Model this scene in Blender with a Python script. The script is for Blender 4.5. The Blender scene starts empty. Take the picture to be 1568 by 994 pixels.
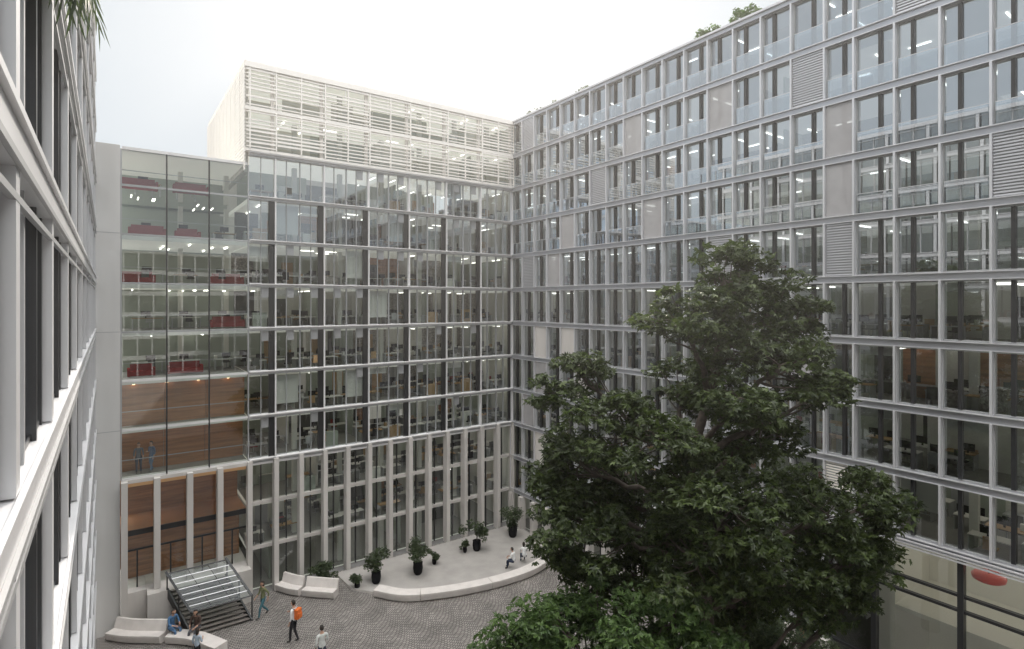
import bpy, math, random, bmesh
from mathutils import Vector, Matrix
R=random.Random(7)
CT,ST=0.8147,0.5799
F=870.0; HC=20.0; HY=463.0; CX=784.0
def W(px,D,z):
    xr=(px-CX)/F*D
    return Vector((CT*xr+ST*D, -ST*xr+CT*D, z))
def WP(px,y,D):
    return W(px,D,HC+(HY-y)*D/F)
def G(px,y,z=0):
    D=(HC-z)*F/(y-HY)
    return W(px,D,z)
# ---------------------------------------------------------------- materials
MATS={}
def mat(name,col,rough=.6,metal=0.0,var=.12,scale=1.5,bump=0.0,bscale=40,streak=False,emit=None):
    m=bpy.data.materials.new(name); m.use_nodes=True
    nt=m.node_tree; N=nt.nodes; L=nt.links
    b=N['Principled BSDF']; b.inputs['Roughness'].default_value=rough; b.inputs['Metallic'].default_value=metal
    b.inputs['Base Color'].default_value=(*col,1)
    if emit:
        b.inputs['Emission Color'].default_value=(*emit[0],1); b.inputs['Emission Strength'].default_value=emit[1]
        m.cycles.emission_sampling='NONE'
    MATS[name]=m
    if var>0:
        tc=N.new('ShaderNodeTexCoord'); no=N.new('ShaderNodeTexNoise'); no.inputs['Scale'].default_value=scale; no.inputs['Detail'].default_value=3
        if streak:
            mp=N.new('ShaderNodeMapping'); mp.inputs['Scale'].default_value=(1,1,.15)
            L.new(tc.outputs['Object'],mp.inputs[0]); L.new(mp.outputs[0],no.inputs['Vector'])
        else: L.new(tc.outputs['Object'],no.inputs['Vector'])
        mr=N.new('ShaderNodeMapRange'); mr.inputs[1].default_value=.3; mr.inputs[2].default_value=.7
        mr.inputs[3].default_value=1-var; mr.inputs[4].default_value=1+var
        L.new(no.outputs['Fac'],mr.inputs[0])
        vm=N.new('ShaderNodeVectorMath'); vm.operation='SCALE'; vm.inputs[0].default_value=col
        L.new(mr.outputs[0],vm.inputs['Scale']); L.new(vm.outputs[0],b.inputs['Base Color'])
    if bump>0:
        n2=N.new('ShaderNodeTexNoise'); n2.inputs['Scale'].default_value=bscale; L.new(tc.outputs['Object'],n2.inputs['Vector'])
        bp=N.new('ShaderNodeBump'); bp.inputs['Strength'].default_value=bump; bp.inputs['Distance'].default_value=.02
        L.new(n2.outputs['Fac'],bp.inputs['Height']); L.new(bp.outputs[0],b.inputs['Normal'])
    return m
def dif(name,col,emit=0,ecol=(1,.96,.87)):
    m=bpy.data.materials.new(name); m.use_nodes=True; nt=m.node_tree; N=nt.nodes; L=nt.links; N.remove(N['Principled BSDF'])
    d=N.new('ShaderNodeBsdfDiffuse'); d.inputs[0].default_value=(*col,1); o=d.outputs[0]
    if emit:
        e=N.new('ShaderNodeEmission'); e.inputs[0].default_value=(*ecol,1); e.inputs[1].default_value=emit
        a=N.new('ShaderNodeAddShader'); L.new(o,a.inputs[0]); L.new(e.outputs[0],a.inputs[1]); o=a.outputs[0]; m.cycles.emission_sampling='NONE'
    L.new(o,N['Material Output'].inputs[0]); MATS[name]=m; return m
def glass(name,tint,base=.06,mul=1.0,rough=0.0):
    m=bpy.data.materials.new(name); m.use_nodes=True
    nt=m.node_tree; N=nt.nodes; L=nt.links; N.remove(N['Principled BSDF'])
    tr=N.new('ShaderNodeBsdfTransparent'); tr.inputs[0].default_value=(*tint,1)
    gl=N.new('ShaderNodeBsdfGlossy'); gl.inputs['Roughness'].default_value=rough; gl.inputs[0].default_value=(.90,.95,1,1)
    lw=N.new('ShaderNodeFresnel'); lw.inputs[0].default_value=1.5
    ma=N.new('ShaderNodeMath'); ma.operation='MULTIPLY_ADD'; ma.inputs[1].default_value=mul; ma.inputs[2].default_value=base; ma.use_clamp=True
    mx=N.new('ShaderNodeMixShader')
    L.new(lw.outputs[0],ma.inputs[0]); L.new(ma.outputs[0],mx.inputs[0]); L.new(tr.outputs[0],mx.inputs[1]); L.new(gl.outputs[0],mx.inputs[2])
    L.new(mx.outputs[0],N['Material Output'].inputs[0]); MATS[name]=m; return m
def screenmat(name,col,fac):
    m=mat(name,col,.6,0,.06); nt=m.node_tree; N=nt.nodes; L=nt.links
    b=N['Principled BSDF']; tr=N.new('ShaderNodeBsdfTransparent'); mx=N.new('ShaderNodeMixShader'); mx.inputs[0].default_value=fac
    L.new(b.outputs[0],mx.inputs[1]); L.new(tr.outputs[0],mx.inputs[2]); L.new(mx.outputs[0],N['Material Output'].inputs[0]); return m
white=mat('white_metal',(.72,.705,.70),.4,0,.06,.8,streak=True)
lmet=mat('light_metal',(.60,.60,.61),.35,.25,.07,.8,streak=True)
fin=mat('silver_fin',(.66,.66,.68),.3,.4,.06,.8,streak=True)
bright=mat('white_slats',(.88,.84,.79),.5,0,0)
band=mat('brushed_metal_band',(.46,.465,.50),.28,.6,.08,.6)
grey=mat('grey_frame',(.38,.385,.39),.4,.3,0)
dark=mat('dark_frame',(.030,.031,.033),.35,.3,0)
stone=mat('pale_stone',(.56,.53,.50),.75,0,.1,1.2,bump=.3,streak=True)
conc=mat('concrete',(.58,.57,.555),.8,0,.12,.5,bump=.3,streak=True)
pave=mat('smooth_paving',(.37,.35,.33),.75,0,.1,.9,bump=.2)
ceil=dif('glowing_ceiling',(.66,.66,.62),.24)  # slabs emit light themselves, imitating the office lighting
ceilb=dif('bright_glowing_ceiling',(.75,.73,.68),.6)  # stronger emission added to brighten the rooms of the roof volume
carpet=dif('carpet',(.21,.205,.19))
wgrn=dif('wall_greygreen',(.33,.36,.31))
wlt=dif('wall_light',(.60,.59,.54))
wdk=dif('wall_dark',(.09,.092,.085))
wood=mat('wood_wall',(.32,.14,.055),.45,0,.3,.9)
tan=dif('wood_light',(.38,.25,.13))
desk=dif('desk_top',(.60,.58,.54))
black=dif('black_plastic',(.018,.018,.02))
red=dif('red_fabric',(.24,.028,.028))
blind=dif('roller_blind',(.60,.59,.56))
shelf=mat('shelving',(.24,.215,.19),.8,0,.6,9)
louv=mat('louvre_metal',(.60,.60,.63),.35,.4,0)
scr=screenmat('mesh_screen',(.52,.505,.51),.5)
lamp=dif('ceiling_lamp',(.8,.8,.8),4,(1,.96,.88))
warmlamp=dif('warm_lamp',(.8,.7,.5),8,(1,.72,.42))
warmceil=dif('warm_glowing_ceiling',(.45,.28,.15),.16,(1,.6,.3))  # wood ceiling given a faint warm glow of its own, not a lamp
glz=glass('window_glass',(.82,.86,.83),.055,1.5)
glr=glass('window_glass_reflective',(.72,.77,.77),.20,1.5)
glt=glass('window_glass_upper',(.60,.66,.70),.42,1.2)
gla=glass('atrium_glass',(.84,.89,.85),.06,1.2)
glo=mat('opaque_glass',(.03,.035,.04),.05)
def woodify(m,ax):
    nt=m.node_tree;N=nt.nodes
    for n in N:
        if n.type=='TEX_NOISE':
            mp=nt.nodes.new('ShaderNodeMapping'); mp.inputs['Scale'].default_value=ax
            tc=[q for q in N if q.type=='TEX_COORD'][0]
            nt.links.new(tc.outputs['Object'],mp.inputs[0]); nt.links.new(mp.outputs[0],n.inputs['Vector']); break
woodify(wood,(.5,.5,7))
# ---------------------------------------------------------------- mesh builder
class MB:
    def __init__(s): s.v=[];s.f=[];s.m=[];s.mats=[];s.ix={}
    def mi(s,m):
        if m.name not in s.ix: s.ix[m.name]=len(s.mats); s.mats.append(m)
        return s.ix[m.name]
    def box(s,a,b,m):
        x0,x1=sorted((a[0],b[0]));y0,y1=sorted((a[1],b[1]));z0,z1=sorted((a[2],b[2])); n=len(s.v)
        s.v+=[(x0,y0,z0),(x1,y0,z0),(x1,y1,z0),(x0,y1,z0),(x0,y0,z1),(x1,y0,z1),(x1,y1,z1),(x0,y1,z1)]
        s.f+=[(n,n+3,n+2,n+1),(n+4,n+5,n+6,n+7),(n,n+1,n+5,n+4),(n+1,n+2,n+6,n+5),(n+2,n+3,n+7,n+6),(n+3,n,n+4,n+7)]
        s.m+=[s.mi(m)]*6
    def poly(s,pts,m):
        n=len(s.v); s.v+=[tuple(p) for p in pts]; s.f.append(tuple(range(n,n+len(pts)))); s.m.append(s.mi(m))
    def tube(s,pts,rads,m,k=7,cap=True):
        n=len(s.v); P=[Vector(p) for p in pts]; mi=s.mi(m)
        for i,p in enumerate(P):
            t=(P[min(i+1,len(P)-1)]-P[max(i-1,0)])
            if t.length<1e-6: t=Vector((0,0,1))
            t.normalize(); a=t.cross(Vector((.31,.9,.17))).normalized(); b=t.cross(a)
            for j in range(k):
                an=2*math.pi*j/k; s.v.append(tuple(p+(a*math.cos(an)+b*math.sin(an))*rads[i]))
        for i in range(len(P)-1):
            for j in range(k):
                s.f.append((n+i*k+j,n+i*k+(j+1)%k,n+(i+1)*k+(j+1)%k,n+(i+1)*k+j)); s.m.append(mi)
        if cap:
            s.f.append(tuple(n+(len(P)-1)*k+j for j in range(k))); s.m.append(mi)
            s.f.append(tuple(n+k-1-j for j in range(k))); s.m.append(mi)
    def obj(s,name,parent=None,smooth=False,bevel=0):
        me=bpy.data.meshes.new(name); me.from_pydata(s.v,[],s.f)
        for m in s.mats: me.materials.append(m)
        me.polygons.foreach_set('material_index',s.m)
        if smooth: me.polygons.foreach_set('use_smooth',[True]*len(s.f))
        me.update(); o=bpy.data.objects.new(name,me); bpy.context.scene.collection.objects.link(o)
        if parent: o.parent=parent
        if bevel:
            bv=o.modifiers.new('bevel','BEVEL'); bv.width=bevel; bv.segments=2; bv.limit_method='ANGLE'
        return o
def empty(name,loc=(0,0,0)):
    e=bpy.data.objects.new(name,None); e.location=loc; bpy.context.scene.collection.objects.link(e); return e
class Fac:
    def __init__(s,fn): s.fn=fn; s.fr=MB(); s.gl=MB(); s.inn=MB(); s.fu=MB()
    def b(s,mb,s0,s1,d0,d1,z0,z1,m): mb.box(s.fn(s0,d0,z0),s.fn(s1,d1,z1),m)
    def pane(s,s0,s1,d,z0,z1,m,tilt=.005):
        a=R.uniform(-tilt,tilt)*(s1-s0)/2; b=R.uniform(-tilt,tilt)*(z1-z0)/2
        s.gl.poly([s.fn(s0,d-a-b,z0),s.fn(s1,d+a-b,z0),s.fn(s1,d+a+b,z1),s.fn(s0,d-a+b,z1)],m)
    def finish(s,name):
        e=empty(name)
        s.fr.obj('facade_frames',e); 
        if s.gl.f: s.gl.obj('window_panes',e)
        if s.inn.f: s.inn.obj('floors_and_rooms',e)
        if s.fu.f: s.fu.obj('office_furniture',e)
        return e
def desk_unit(F_,s,d,z):
    mb=F_.fu; f=F_.b
    w=R.choice((.6,.75,.9))
    f(mb,s-w,s+w,d-.36,d+.36,z+.71,z+.75,R.choice((desk,desk,tan,grey)))
    f(mb,s-w+.02,s-w+.07,d-.33,d+.33,z,z+.71,grey); f(mb,s+w-.07,s+w-.02,d-.33,d+.33,z,z+.71,grey)
    m=R.uniform(-.3,.3)
    f(mb,s+m-.28,s+m+.28,d-.1,d-.07,z+.86,z+1.2,black); f(mb,s+m-.04,s+m+.04,d-.08,d-.05,z+.75,z+.9,black)
    c=s+R.uniform(-.3,.3); dd=d+.65*R.choice((-1,1)); cm=R.choice((black,black,black,wdk,wdk,wdk,tan,tan,grey,red))
    f(mb,c-.23,c+.23,dd-.22,dd+.22,z+.43,z+.5,cm); f(mb,c-.21,c+.21,dd+.2*(1 if dd>d else -1),dd+.25*(1 if dd>d else -1),z+.5,z+.98,cm)
    f(mb,c-.03,c+.03,dd-.03,dd+.03,z+.05,z+.43,grey); f(mb,c-.25,c+.25,dd-.02,dd+.02,z+.02,z+.05,grey)
    if R.random()<.35: f(mb,s+.4,s+.6,d+.05,d+.25,z+.75,z+R.uniform(.85,1.05),R.choice((wlt,wgrn,tan,blind)))
def sofa(F_,s,d,z,w=1.8,m=None):
    m=m or red; mb=F_.fu; f=F_.b
    f(mb,s-w/2,s+w/2,d-.4,d+.4,z+.12,z+.42,m); f(mb,s-w/2,s+w/2,d+.22,d+.42,z+.42,z+.82,m)
    f(mb,s-w/2-.15,s-w/2,d-.4,d+.42,z+.1,z+.6,m); f(mb,s+w/2,s+w/2+.15,d-.4,d+.42,z+.1,z+.6,m)
def rooms(F_,s0,s1,z,h,depth=7.5,d0=.3,furn=True,lampp=.8,walls=None,step=1.75,cl_=None):
    mb=F_.inn; f=F_.b
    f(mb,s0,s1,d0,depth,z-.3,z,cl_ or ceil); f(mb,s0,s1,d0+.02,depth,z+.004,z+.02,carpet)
    s=s0
    while s<s1-.1:
        e=min(s1,s+R.choice((1,2,2,3))*step); 
        if s1-e<.8:e=s1
        m=R.choice(walls or (wgrn,wgrn,wlt,wlt,wood,wdk,shelf,tan,wgrn)); dd=depth-R.choice((0,1.5,3.0,4.0))
        f(mb,s,e,dd,dd+.12,z+.02,z+h-.3,m)
        if m is not wdk and R.random()<.5:
            c=(s+e)/2; f(mb,c-.45,c+.45,dd-.03,dd-.004,z+.03,z+2.1,R.choice((tan,dark,grey)))
        if R.random()<.55: f(mb,s-.05,s+.05,R.choice((1.6,2.6,3.4)),depth-.01,z+.02,z+h-.3,R.choice((wlt,wgrn,wgrn,wlt)))
        s=e
    s=s0+step
    while s<s1:
        if R.random()<.5: f(mb,s-.16,s+.16,1.4,1.72,z+.02,z+h-.3,wlt)
        s+=2*step
    s=s0+.5*step; on=True
    while s<s1-.3:
        if R.random()<.25: on=R.random()<.6
        for d in (1.3,3.1,4.9):
            if on and R.random()<lampp*.55:
                if R.random()<.75: f(mb,s-.035,s+.035,d-.6,d+.6,z+h-.38,z+h-.33,lamp)
                else: f(mb,s-.5,s+.5,d-.035,d+.035,z+h-.38,z+h-.33,lamp)
            if furn and R.random()<.68:
                desk_unit(F_,s+R.uniform(-.3,.3),d+R.uniform(-.3,.4),z)
        if furn and R.random()<.18: f(F_.fu,s-.45,s+.45,.7,1.1,z,z+R.uniform(.8,1.3),R.choice((tan,wlt,wgrn,shelf)))
        s+=step
def louvre(F_,s0,s1,z0,z1,m=None,n=None,d=-.08):
    m=m or louv; n=n or int((z1-z0)/.13)
    for i in range(n):
        z=z0+(i+.5)*(z1-z0)/n
        F_.b(F_.fr,s0,s1,d,d+.07,z-.03,z+.035,m)
    F_.b(F_.fr,s0,s1,d+.09,d+.12,z0,z1,grey)
L0=9.17
CXR,CY=29.87,41.96
# ================================================================= RIGHT BUILDING
RF=Fac(lambda s,d,z:(CXR+d,CY-s,z))
edges=[i*1.725 for i in range(17)]+[29.0]
while edges[-1]<56: edges.append(edges[-1]+1.77)
NB=len(edges)-1; SM=edges[-1]
special={(18+2,5):'L',(16,4):'L',(15,7):'L',(16,6):'S',(16,5):'S',(21,1):'L',(8,7):'S',(12,7):'S',(16,0):'W2',(9,5):'S',(4,5):'S',
 (3,4):'S',(12,4):'L',(2,1):'S',(1,0):'S',(2,-1):'P',(4,2):'P',(5,1):'P',(2,2):'P',(15,2):'S'}
for k in range(-2,9):
    z=L0+3*k
    sA=0; sB=SM if k>=0 else 27.6
    RF.b(RF.fr,sA,sB,-.1,.26,z-.21,z+.14,band); RF.b(RF.fr,sA,sB,-.2,-.102,z+.1,z+.145,fin); RF.b(RF.fr,sA,sB,-.15,-.102,z-.21,z-.17,fin)
    wz0,wz1=z+.146,z+2.788
    for i in range(NB):
        e0,e1=edges[i],edges[i+1]
        if e1>sB+.01: break
        RF.b(RF.fr,e0-.045,e0+.045,-.19,.24,wz0,wz1,fin)
        sp=special.get((i,k))
        if sp is None and R.random()<(.05 if i<9 else .01): sp=R.choice('SLL')
        RF.pane(e0+.045,e1-.045,.17,wz0,wz1,glt if k>=4 else glr if k>=1 else glz)
        if sp=='L': louvre(RF,e0+.06,e1-.06,wz0,wz1); continue
        if sp=='P': RF.b(RF.fr,e0+.055,e1-.055,-.06,-.04,wz0,wz1,stone); continue
        if sp=='W2': louvre(RF,e0+.06,e1-.06,wz0+1.3,wz1,bright); 
        RF.b(RF.fr,e0+.045,e0+.09,.08,.23,wz0,wz1,grey); RF.b(RF.fr,e1-.09,e1-.045,.08,.23,wz0,wz1,grey)
        RF.b(RF.fr,e0+.09,e1-.09,.08,.23,wz1-.06,wz1,grey); RF.b(RF.fr,e0+.09,e1-.09,.08,.23,wz0,wz0+.06,grey)
        m=e0+(e1-e0)*(.62 if (i//3)%2 else .38)
        RF.b(RF.fr,m-.075,m+.075,.04,.25,wz0+.06,wz1-.06,dark)
        if sp=='S': RF.b(RF.fr,e0+.055,e1-.055,-.06,-.04,wz0,wz1,scr); continue
        if k>=5:
            RF.b(RF.fr,e0+.11,e1-.11,-.02,.0,wz0+.95,wz0+.98,fin); RF.pane(e0+.12,e1-.12,-.01,wz0+.02,wz0+.94,glt,.002)
        if R.random()<.2:
            zb=wz1-R.choice((.5,.9,1.4,2.4)); RF.b(RF.inn,e0+.1,e1-.1,.32,.34,zb,wz1,blind)
    rooms(RF,0.05,sB if k>=0 else 27.5,z,3,lampp=.85 if k>=2 else .5,walls=(wgrn,wgrn,wlt,wlt,wdk,wood,shelf,wgrn,wgrn))
zt=L0+27
RF.b(RF.fr,0,SM,-.12,.5,zt-.21,zt+.12,band); RF.b(RF.fr,0,SM,-.24,-.123,zt+.02,zt+.14,fin)
RF.b(RF.inn,0.02,SM,.52,12,zt-.3,zt-.02,conc)
RF.b(RF.inn,-.2,SM,8.0,8.3,0,zt-.31,conc)
RF.b(RF.inn,-.3,.03,.27,7.99,0,zt-.31,wlt)
RF.b(RF.inn,SM,SM+.3,-.1,8.3,0,zt,conc)
for i in range(17):
    s=edges[i]; RF.b(RF.fr,s-.2+(.2 if i==0 else 0),s+.2,-.45,.1,0,2.9,stone)
    if i<16: RF.pane(s+.2,edges[i+1]-.2,.15,0.05,2.9,glz); RF.b(RF.fr,s+.84,s+.9,.08,.2,0.02,2.9,dark)
rooms(RF,0.05,27.5,0.05,3.1,furn=False,lampp=.6)
s=27.65; i=0
RF.b(RF.fr,27.4,27.62,-.25,.3,0,8.9,fin)
for k in range(3):
    RF.b(RF.fr,27.65,SM,-.3,-.204,L0-.3+.13*k,L0-.24+.13*k,fin)
while s<SM-1:
    w=(2.2,3.4)[i%2]; i+=1
    RF.b(RF.fr,s-.11,s+.11,-.06,.3,0,8.9,dark)
    RF.pane(s+.11,s+w-.11,.1,0,8.9,glz,.002)
    for zz in (3.0,6.7,7.35): RF.b(RF.fr,s+.11,s+w-.11,.0,.2,zz-.06,zz+.06,dark)
    s+=w
cream=dif('glowing_cream_wall',(.66,.63,.56),.05)  # slight emission put into the wall to lighten the shopfront interior
RF.b(RF.inn,27.6,SM,.35,7.9,-.0,.04,pave)
RF.b(RF.inn,27.6,SM,5.5,5.65,.05,8.7,cream); RF.b(RF.inn,27.6,27.8,.35,5.45,.05,8.7,wdk)
RF.b(RF.inn,30.1,30.3,1.2,5.45,.05,8.7,cream)
RF.b(RF.inn,30.31,SM,1.2,5.45,5.2,5.4,cream)
for q in range(8):
    for dd in (1.5,3.6): RF.b(RF.inn,29+q*2.6,30.2+q*2.6,dd,dd+.08,8.55,8.6,lamp)
RF.finish('office_building')
def rcyl(mb,c,r,h,m,k=20,prof=None):
    prof=prof or [(r,0),(r,h)]
    n=len(mb.v)
    for (rr,zz) in prof:
        for j in range(k): a=2*math.pi*j/k; mb.v.append((c[0]+rr*math.cos(a),c[1]+rr*math.sin(a),c[2]+zz))
    mi=mb.mi(m)
    for i in range(len(prof)-1):
        for j in range(k): mb.f.append((n+i*k+j,n+i*k+(j+1)%k,n+(i+1)*k+(j+1)%k,n+(i+1)*k+j)); mb.m.append(mi)
    mb.f.append(tuple(n+(len(prof)-1)*k+j for j in range(k))); mb.m.append(mi)
    mb.f.append(tuple(n+k-1-j for j in range(k))); mb.m.append(mi)
redg=mat('red_lacquer',(.8,.06,.03),.3,0,0)
mb=MB(); pc=RF.fn(34.0,.8,0)
rcyl(mb,(pc[0],pc[1],8.1),.6,.3,redg,28,[(.45,0),(.58,.08),(.6,.22),(.5,.32)]); mb.tube([(pc[0],pc[1],8.4),(pc[0],pc[1],8.86)],[.02,.02],black)
mb.obj('red_pendant_lamp',None,True)
# ================================================================= BACK BUILDING
BF=Fac(lambda s,d,z:(CXR-s,CY+d,z))
SB=22.01; n=13; st=SB/n
for k in range(0,8):
    z=L0+3*k
    BF.b(BF.fr,0.0,SB,-.1,.3,z-.14,z+.12,white); BF.b(BF.fr,0.0,SB,-.28,-.102,z+.05,z+.11,white); BF.b(BF.fr,0.0,SB,-.16,-.102,z-.14,z-.09,grey)
    if k==7: break
    wz0,wz1=z+.121,z+2.858
    for i in range(n):
        a=i*st; b=a+st
        BF.pane(a+.03,b-.03,.15,wz0,wz1,glr if k>=5 else glz)
        if i%2==0:
            BF.b(BF.fr,a-.045+(.045 if i==0 else 0),a+.045,-.14,.25,wz0,wz1,white)
            if R.random()<.9 and k<6: BF.b(BF.fr,a+.05,a+.44,-.02,.1,wz0,wz1,dark)
        else: BF.b(BF.fr,a-.03,a+.03,.02,.2,wz0,wz1,grey)
        BF.b(BF.fr,a+.9,a+.94,.05,.2,wz0,wz1,grey)
        BF.b(BF.fr,a+.95,b-.03,.06,.18,wz0+.0,wz0+.05,grey)
        if R.random()<.12: BF.b(BF.inn,a+.06,b-.06,.3,.32,wz1-R.choice((.6,1.2,2.2)),wz1,blind)
        if R.random()<.3: BF.b(BF.fr,a+.45,a+.9,.0,.04,wz1-.0-.7,wz1-.01,grey)
    rooms(BF,0.05,SB-.02,z,3,depth=8.5,lampp=.75,step=1.69,walls=(wgrn,wgrn,wgrn,wlt,wdk,wdk,shelf,wgrn,wood) )
for z,h in ((6.1,3.0),(3.05,3.0),(0.08,2.95)):
    if z>1: BF.b(BF.fr,0,SB,.3,.7,z-.12,z+.10,stone)
    for i in range(n):
        a=i*st
        BF.pane(a+.04,a+st-.04,.5,z+(.101 if z>1 else 0),z+h-.12,glz); BF.b(BF.fr,a+st*.5-.03,a+st*.5+.03,.42,.58,z+(.101 if z>1 else 0),z+h-.13,dark)
    rooms(BF,.05,SB-.02,z,h,depth=8.5,d0=.72,lampp=.7 if z>1 else .2,step=1.69,walls=(wgrn,wdk,tan,wood,wlt) if z>1 else (wgrn,wdk,wdk),furn=z>1)
BF.b(BF.fr,0.0,SB,-.1,.72,L0-.32,L0-.145,white)
BF.b(BF.inn,-.3,-.01,-.05,8.9,0,35.9,wlt)
for i in range(n+1):
    a=i*st
    BF.b(BF.fr,max(.02,a-.15),a+.15,-.42,.25,0,L0+.02,stone)
ZB=30.17; 
BT=Fac(BF.fn)
SBT=22.3
for z in (33.2,):
    BT.b(BT.fr,0,SBT,-.32,.2,z-.12,z+.12,bright)
BT.b(BT.fr,0,SBT,-.4,.3,35.95,36.3,bright); BT.b(BT.fr,0,SBT,-.3,.25,ZB+.125,ZB+.3,bright)
for z0,z1 in ((ZB+.3,33.08),(33.32,35.95)):
    for i in range(n+1):
        a=min(i*st,SBT-.06)
        BT.b(BT.fr,a-.04+(.04 if i==0 else 0),a+.04,-.36,-.2,z0,z1,bright)
        if i%2==0: BT.b(BT.fr,a+.06,a+.28,-.05,.2,z0,z1,bright)
    q=z0+.1
    while q<z1:
        for i in range(7):
            a=i*2*st; b=min(a+2*st,SBT)
            if R.random()<.92: BT.b(BT.fr,a+.05,b-.06,-.34,-.24,q,q+R.choice((.07,.08,.13)),bright)
        q+=.26
    for i in range(n):
        BT.pane(i*st+.02,i*st+st-.02,.25,z0,z1,glz)
rooms(BT,.05,SBT-.4,ZB+.31,2.9,depth=6.5,lampp=.7,step=1.69,walls=(wlt,wlt,wlt,wgrn),cl_=ceilb,furn=False); rooms(BT,.05,SBT-.4,33.35,2.9,depth=6.5,lampp=.7,step=1.69,walls=(wlt,wlt,wgrn),cl_=ceilb,furn=False)
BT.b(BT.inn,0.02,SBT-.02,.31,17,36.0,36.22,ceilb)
x=SBT
BT.b(BT.fr,x-.3,x-.02,.31,17,28.9,35.95,wlt)
z=29.0
while z<36.1:
    BT.b(BT.fr,x+.0,x+.06,-.3,17,z,z+.14,bright); z+=.24
for q in range(11):
    BT.b(BT.fr,x+.062,x+.1,-.3+q*1.72,-.2+q*1.72,28.9,36.2,bright)
BT.b(BT.inn,0,x,16.8,17,0,35.9,conc)
BT.b(BT.fr,0.02,x+.05,-.36,16.9,36.31,36.36,bright)
BT.b(BT.fr,.3,x-.2,.5,.54,36.8,36.84,white)
q=.4
while q<x-.3: BT.b(BT.fr,q,q+.04,.5,.54,36.37,36.8,white); q+=1.5
# ---- atrium
AF=Fac(BF.fn)
A0,A1=SB+.05,29.2
av=[A0,SB+2.42,SB+4.81,A1]
AZ=29.35
for j,a in enumerate(av):
    AF.b(AF.fr,a-.04,a+.04,-.06,.12,L0,AZ,dark if 0<j<3 else grey)
AF.b(AF.fr,A0+.04,A1-.04,-.08,.3,AZ-.02,AZ+.16,white)
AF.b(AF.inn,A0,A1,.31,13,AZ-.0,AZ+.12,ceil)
for k in range(0,7):
    z=L0+3*k
    for j in range(3): AF.b(AF.fr,av[j]+.04,av[j+1]-.04,-.05,.1,z-.06,z+.06,grey if k>2 else white)
    top=min(z+2.94,AZ-.02)
    for j in range(3): AF.pane(av[j]+.04,av[j+1]-.04,0,z+.06,top,gla,.002)
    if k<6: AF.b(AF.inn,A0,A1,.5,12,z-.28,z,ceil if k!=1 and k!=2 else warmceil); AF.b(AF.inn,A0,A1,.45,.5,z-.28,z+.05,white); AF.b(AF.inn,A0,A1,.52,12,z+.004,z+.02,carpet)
    if k<2:
        for j in range(3): AF.b(AF.inn,A0+.01+2.4*j,A0+2.38+2.4*j,1.9 if k==0 else 1.3,2.1,z+.03,z+2.7,wood)
        for j in range(4): AF.b(AF.inn,A0+1+j*1.8,A0+1.15+j*1.8,1.0,1.15,z+2.64,z+2.7,warmlamp)
    else:
        AF.b(AF.inn,A0,A1,8.5 if k>3 else 5.5,9.7,z+.03,z+2.7,wgrn)
        if k<6:
          for q in range(8):
            c=A0+.5+R.random()*6.2; d=1.2+R.random()*5
            AF.b(AF.inn,c-.035,c+.035,d-.5,d+.5,z+2.62,z+2.68,lamp)
        for q in range(3):
            if R.random()<.45: sofa(AF,A0+1.2+q*2.4+R.uniform(-.4,.4),1.6+R.random(),z+.02,R.choice((1.2,1.8)))
        for q in range(3):
            if R.random()<.7: desk_unit(AF,A0+1+q*2.3,3.2+R.random(),z+.02)
        AF.b(AF.inn,A0+3.4,A0+3.7,5,5.3,z+.03,z+2.7,wlt); AF.b(AF.inn,A0+.5,A0+.8,4.5,4.8,z+.03,z+2.7,wlt)
    AF.b(AF.inn,A0,A1,.6,.63,z+1.0,z+1.05,grey)
AF.b(AF.inn,A0,A1,12,12.2,0,AZ,wgrn)
PZ=2.2
for px in (190,240,290,336):
    t=(784-px)/870; s=51.5*t/(.8147+.58*t)
    AF.b(AF.fr,s-.17,s+.17,-.45,.3,0 if px<230 else PZ,L0-.1,stone)
AF.b(AF.fr,A0,A1,-.1,.4,L0-.28,L0-.065,stone)
AF.b(AF.inn,A0,A1,.41,12,L0-.62,L0-.3,warmceil)
AF.b(AF.inn,A0,A1,4.0,4.2,PZ,L0-.63,wood)
AF.b(AF.inn,A0,A1,.7,4,5.5,5.75,wood); AF.b(AF.inn,A0+.2,A1-.2,2.2,2.3,PZ,5.4,wood)
for q in range(4): 
    AF.pane(A0+q*1.8+.05,A0+q*1.8+1.75,.6,5.8,L0-.65,gla,.002); AF.pane(A0+q*1.8+.05,A0+q*1.8+1.75,.62,PZ,5.45,gla,.002); AF.b(AF.fr,A0+q*1.8-.03,A0+q*1.8+.03,.55,.66,PZ,L0-.65,dark)
    AF.b(AF.fr,A0+q*1.8+.04,A0+q*1.8+1.76,.56,.66,5.46,5.79,dark)
    AF.b(AF.fr,A0+q*1.8+.04,A0+q*1.8+1.76,.56,.66,PZ+2.3,PZ+2.4,dark); AF.b(AF.fr,A0+q*1.8+.86,A0+q*1.8+.94,.56,.66,PZ,PZ+2.29,dark)
for q in range(5):
    AF.b(AF.inn,A0+.9+q*1.4,A0+1.05+q*1.4,2.2,2.4,L0-.68,L0-.63,warmlamp); AF.b(AF.inn,A0+.9+q*1.4,A0+1.02+q*1.4,.9,1.1,5.42,5.48,warmlamp)
AF.b(AF.fr,A0+.0,A1-1.3,-1.0,12,-.0,PZ-.01,stone)
AF.b(AF.fr,A1-1.29,A1,-.05,12,0,PZ-.02,stone)
AF.b(AF.fr,A1+.05,30.6,-.1,.6,0,AZ+.2,conc)
for zz in (12.2,18.2,24.2): AF.b(AF.fr,A1+.06,30.6,-.104,-.1,zz-.02,zz+.02,grey)
e=BF.finish('glass_office_building')
for q,nm in ((BT,'roof_volume'),(AF,'atrium')):
    c=q.finish(nm); c.parent=e
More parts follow.
